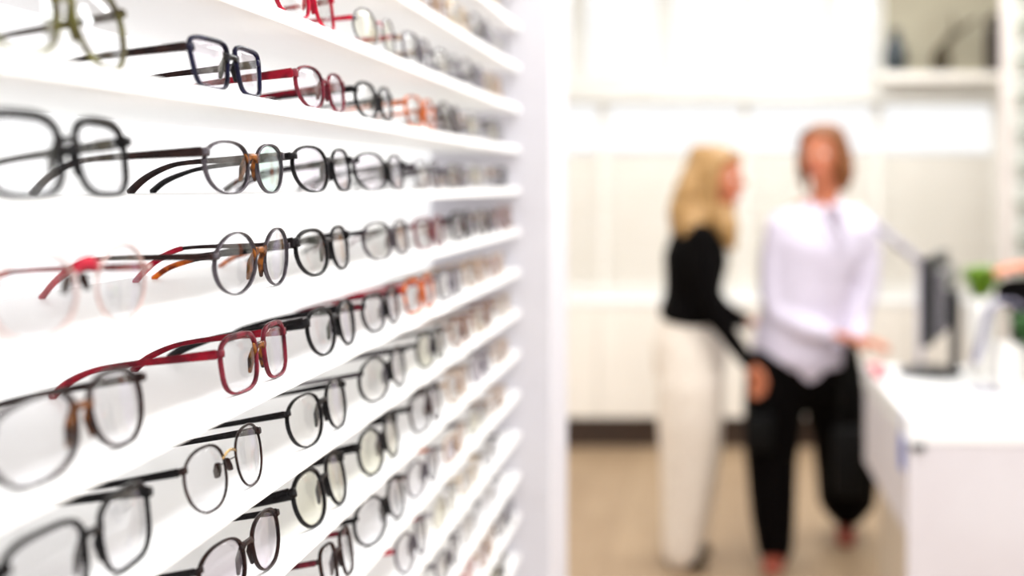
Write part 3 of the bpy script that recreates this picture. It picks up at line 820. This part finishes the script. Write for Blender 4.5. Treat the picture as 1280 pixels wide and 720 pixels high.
f1 = V((X(969, Y2), Y2, .035)); f2 = V((legR[-1].x, legR[-1].y, .035))
for f in (f1, f2):
    sweep(w2.skin, [f + V((0, .05, .01)), f + V((-.01, -.02, .0)), f + V((-.02, -.13, -.012))], [(.03, .034), (.028, .036), (.014, .036)], side=(0, 0, 1), n=12)
    sweep(w2.skin, [f + V((0, .03, 0)), f + V((0, .02, .12))], [.036, .04], n=12)
w2.body(); w2.face()
bm = bmesh.new()
sh = [(Q2(1029, 267, .02), .13, .07), (Q2(1026, 279, .01), .195, .105), (Q2(1020, 310, 0), .185, .13), (Q2(1012, 345, 0), .17, .12), (Q2(1005, 385, 0), .165, .12), (Q2(1001, 420, 0), .18, .135), (Q2(998, 448, 0), .19, .145)]
sweep(bm, [t[0] for t in sh], [(t[1], t[2]) for t in sh], side=w2.l, n=24)
sweep(bm, [Q2(1006, 440, -.01), Q2(1012, 456, -.01), Q2(1018, 470, -.01)], [(.165, .135), (.14, .13), (.10, .115)], side=w2.l, n=20, round_ends=False)
sweep(bm, armr, [.064, .060, .056, .052, .044, .034], n=12); sweep(bm, arml, [.064, .060, .054, .050, .042, .034], n=12)
for e in (-1, 1):
    sweep(bm, [Q2(1034, 258, .07), w2.chin + w2.l * e * .062 + V((0, 0, -.07)), w2.chin + w2.l * e * .035 + w2.f * .075 + V((0, 0, -.125))], [(.02, .012), (.022, .012), (.014, .010)], n=8)
shirt = remeshed('lilac_shirt', bm, .008, M['lilaccloth'], w2.root)
# open neck: grey panel painted as the shadow inside the open collar
M['shadegrey'] = mat('grey undershirt cloth', srgb(150, 140, 152), .8, scale=40)
bm = bmesh.new()
pz = w2.chin
sweep(bm, [Q2(1037, 262, -.075), Q2(1040, 276, -.098), Q2(1044, 292, -.122), Q2(1047, 304, -.132)], [(.040, .012), (.032, .012), (.018, .010), (.006, .006)], side=(1, 0, 0), n=12)
local(newmesh('collar_shade', bm, M['shadegrey']), w2.root)
bm = bmesh.new()
for e, x0, x1 in ((-1, 1022, 1045), (1, 1056, 1049)):
    sweep(bm, [Q2(x0 + 4 * -e, 256, -.03), Q2(x0, 268, -.075), Q2((x0 + x1) / 2, 286, -.115), Q2(x1, 306, -.137)], [(.016, .008), (.022, .008), (.018, .008), (.008, .006)], side=(1, 0, 0), n=10)
local(newmesh('collar', bm, M['lilaccloth']), w2.root)
bm = bmesh.new()
sweep(bm, [Q2(1003, 425, 0), Q2(1000, 450, 0), Q2(1002, 478, .02)], [(.165, .12), (.185, .135), (.185, .13)], side=w2.l, n=22)
sweep(bm, legL, [.13, .12, .10, .088, .07], n=16)
sweep(bm, legR, [.13, .13, .13, .13, .12], n=16)
remeshed('black_trousers', bm, .010, M['blackcloth'], w2.root)
for f in (f1, f2):
    bm = bmesh.new()
    sweep(bm, [f + V((0, .06, .006)), f + V((0, .02, .004)), f + V((-.012, -.06, -.004)), f + V((-.022, -.15, -.014))], [(.034, .038), (.032, .040), (.024, .044), (.012, .032)], side=(0, 0, 1), n=14)
    for v in bm.verts: v.co.z = max(v.co.z, .002)
    local(newmesh('shoe', bm, M['tanshoe']), w2.root)
bm = bmesh.new(); hp = w2.hp
haircap(bm, hp, w2.hl)
sweep(bm, [hp(0, -.06, .15), hp(0, -.07, .08), hp(0, -.07, .01), hp(0, -.06, -.03)], [(.08, .045), (.085, .045), (.075, .04), (.05, .025)], side=w2.hl, n=16)
for e, wd in ((1, 1.6), (-1, .7)):
    sweep(bm, [hp(e * .055, .035, .195), hp(e * .080, .012, .145), hp(e * .086, .005, .09), hp(e * .086, .0, .035), hp(e * .078, .0, -.02)],
          [(.02 * wd, .028), (.020 * wd, .040), (.022 * wd, .045), (.024 * wd, .042), (.014 * wd, .02)], side=w2.hl, n=12)
remeshed('hair', bm, .007, M['auburn'], w2.root, 4)
# black tote held against the counter side
tb = empty('tote_bag', tuple(Q2(1052, 560, -.16))); tag(tb, 'black shoulder bag hanging in front of the lilac-shirted woman', 'bag')
bm = bmesh.new()
a = Q2(1034, 640, -.19); b = Q2(1072, 520, -.19)
box(bm, a.x, b.x, a.y - .04, a.y + .03, a.z + .12, b.z, bev=.015)
local(newmesh('bag_body', bm, M['leather']), tb)
bm = bmesh.new()
sweep(bm, smooth_pts([tuple(Q2(1042, 524, -.19)), tuple(Q2(1046, 470, -.21)), tuple(Q2(1050, 425, -.215)), tuple(Q2(1055, 419, -.2)), tuple(Q2(1060, 470, -.2)), tuple(Q2(1066, 524, -.19))], 4), [(.012, .006)] * 21, side=(1, 0, 0), n=8)
local(newmesh('strap', bm, M['leather']), tb)
# pink purse by the counter edge
M['pinkp'] = mat('pink leather', srgb(222, 120, 126), .4, scale=30)
bm = bmesh.new(); yy = 3.2; xx = X(1070, yy)
box(bm, XC + .003, XC + .045, 3.3, 3.47, CT + .0008, CT + .022, bev=.006)
tag(newmesh('purse', bm, M['pinkp']), 'small pink purse lying on the edge of the white counter', 'purse')

# ---- person leaning in from the right
Y3 = 3.25
def Q3(px, py, dy=0.0):
    p = P3(px, py, Y3); p.y += dy; return p
w3 = Fig('person', 'person in black leaning over the counter from the right edge, one arm outstretched', (X(1420, Y3 + .75), Y3 + .75, 0), (-.75, -.55, 0), Q3(1405, 262, .08), (-.8, -.5, -.3))
w3.head()
b3 = [Q3(1395, 318, .14), Q3(1400, 345, .2), Q3(1405, 390, .38), Q3(1410, 430, .6), Q3(1412, 470, .68), Q3(1412, 500, .70)]
sweep(w3.skin, [w3.hp(0, -.01, .05), Q3(1402, 290, .10), Q3(1400, 325, .16)], [.052, .052, .06], n=14)
sweep(w3.skin, b3, [(.12, .08), (.18, .10), (.16, .10), (.15, .1), (.17, .11), (.16, .10)], side=w3.l, n=18)
a3 = [Q3(1372, 350, .06), Q3(1338, 348, -.06), Q3(1316, 340, -.12), Q3(1298, 334, -.12), Q3(1282, 330, -.12)]
sweep(w3.skin, a3, [.046, .040, .034, .030, .023], n=12)
hand(w3.skin, Q3(1283, 330, -.12), (-1, -.05, .02), (0, .1, -1), .9, .5)
a3b = [Q3(1366, 352, .07), Q3(1310, 360, -.04), Q3(1262, 362, -.11), Q3(1250, 362, -.09), Q3(1285, 374, -.02), Q3(1325, 376, .03)]
sweep(w3.skin, a3b, [.046, .040, .034, .032, .030, .024], n=12)
hand(w3.skin, Q3(1326, 376, .03), (1, .3, .0), (0, -1, 0), .9, .6)
bx_, by_ = w3.root.location.x, w3.root.location.y
for s_ in (-1, 1):
    o_ = w3.l * s_ * .09; q0 = V((Q3(1412, 500, .7).x, Q3(1412, 500, .7).y, .92)) + o_; q1 = V((bx_, by_, .5)) + o_; q2 = V((bx_, by_ + .02, .07)) + o_
    sweep(w3.skin, [q0, q1, q2, ], [.09, .058, .038], n=12)
    sweep(w3.skin, [q2 + V((0, 0, -.03)), q2 - w3.f * -.14 + V((0, 0, -.045))], [(.034, .03), (.036, .016)], side=w3.l, n=10)
w3.body(); w3.face()
bm = bmesh.new()
sweep(bm, b3, [(.13, .09), (.20, .12), (.18, .12), (.17, .12), (.185, .13), (.17, .12)], side=w3.l, n=18)
sweep(bm, [Q3(1372, 354, .07), Q3(1315, 362, -.04), Q3(1276, 365, -.11), Q3(1249, 362, -.11)], [.085, .066, .056, .044], n=14)
sweep(bm, a3b[3:], [.046, .044, .034], n=12)
sweep(bm, a3[:3], [.07, .056, .046], n=12)
remeshed('black_top', bm, .010, M['blackcloth'], w3.root)
bm = bmesh.new()
for s_ in (-1, 1):
    o_ = w3.l * s_ * .09; q0 = V((Q3(1412, 500, .7).x, Q3(1412, 500, .7).y, .95)) + o_; q1 = V((bx_, by_, .5)) + o_; q2 = V((bx_, by_ + .02, .10)) + o_
    sweep(bm, [q0, q1, q2], [.105, .075, .06], n=12)
remeshed('black_trousers', bm, .012, M['blackcloth'], w3.root)
bm = bmesh.new(); hp = w3.hp
haircap(bm, hp, w3.hl)
remeshed('hair', bm, .008, M['brownhair'], w3.root, 4)
for s_ in (-1, 1):
    o_ = w3.l * s_ * .09; q2 = V((bx_, by_ + .02, .03)) + o_
    bm = bmesh.new(); sweep(bm, [q2 - w3.f * .05, q2 + w3.f * .05, q2 + w3.f * .16 + V((0, 0, -.01))], [(.042, .034), (.045, .03), (.038, .016)], side=w3.l, n=12)
    for v in bm.verts: v.co.z = max(v.co.z, .002)
    local(newmesh('shoe', bm, M['leather']), w3.root)

# ------------------------------------------------------------------ lights
def area(name, loc, sx, sy, power, rot=(0, 0, 0), col=(1, 1, 1)):
    l = bpy.data.lights.new(name, 'AREA'); l.shape = 'RECTANGLE'; l.size = sx; l.size_y = sy; l.energy = power; l.color = col
    o = bpy.data.objects.new(name, l); C.objects.link(o); o.location = loc; o.rotation_euler = rot
    return o
LP = 26
area('side_fill', (3.2, 1.2, 1.5), 2.6, 3.0, 42, rot=(0, PI / 2, 0), col=(.98, .99, 1))  # unseen fill lamp added to brighten the display from the side
for i, (x, y) in enumerate(((.4, .6), (.4, 2.0), (-1.2, 4.3), (.3, 3.4), (1.4, 3.2), (.3, 4.9), (1.5, 4.8))):
    area('ceiling_light', (x, y, 2.93), .6, 1.1, LP * (.95 if y > 4 else 1.1 if y < 2.5 else .7), col=(.965, .985, 1))
w = bpy.data.worlds.new('daylight'); S.world = w; w.use_nodes = True
w.node_tree.nodes['Background'].inputs[0].default_value = (1, 1, 1, 1)
w.node_tree.nodes['Background'].inputs[1].default_value = 1.08

# ------------------------------------------------------------------ camera
cd_ = bpy.data.cameras.new('camera'); cam = bpy.data.objects.new('camera', cd_); C.objects.link(cam); S.camera = cam
cam.location = (0, 0, H); cam.rotation_euler = (PI / 2, 0, 0)
cd_.sensor_width = 36; cd_.sensor_fit = 'HORIZONTAL'; cd_.lens = 36 * FP / 1280
cd_.shift_x = -(VX - 640) / 1280; cd_.shift_y = -(360 - VY) / 1280
cd_.clip_start = .02; cd_.clip_end = 60
cd_.dof.use_dof = True; cd_.dof.focus_distance = .87; cd_.dof.aperture_fstop = cd_.lens / 18.5

S.view_settings.view_transform = 'Standard'; S.view_settings.look = 'None'
S.view_settings.exposure = 0.07; S.view_settings.gamma = 1; S.view_settings.use_curve_mapping = False
S.cycles.use_denoising = True
S.cycles.transparent_max_bounces = 24; S.cycles.max_bounces = 8; S.cycles.diffuse_bounces = 5
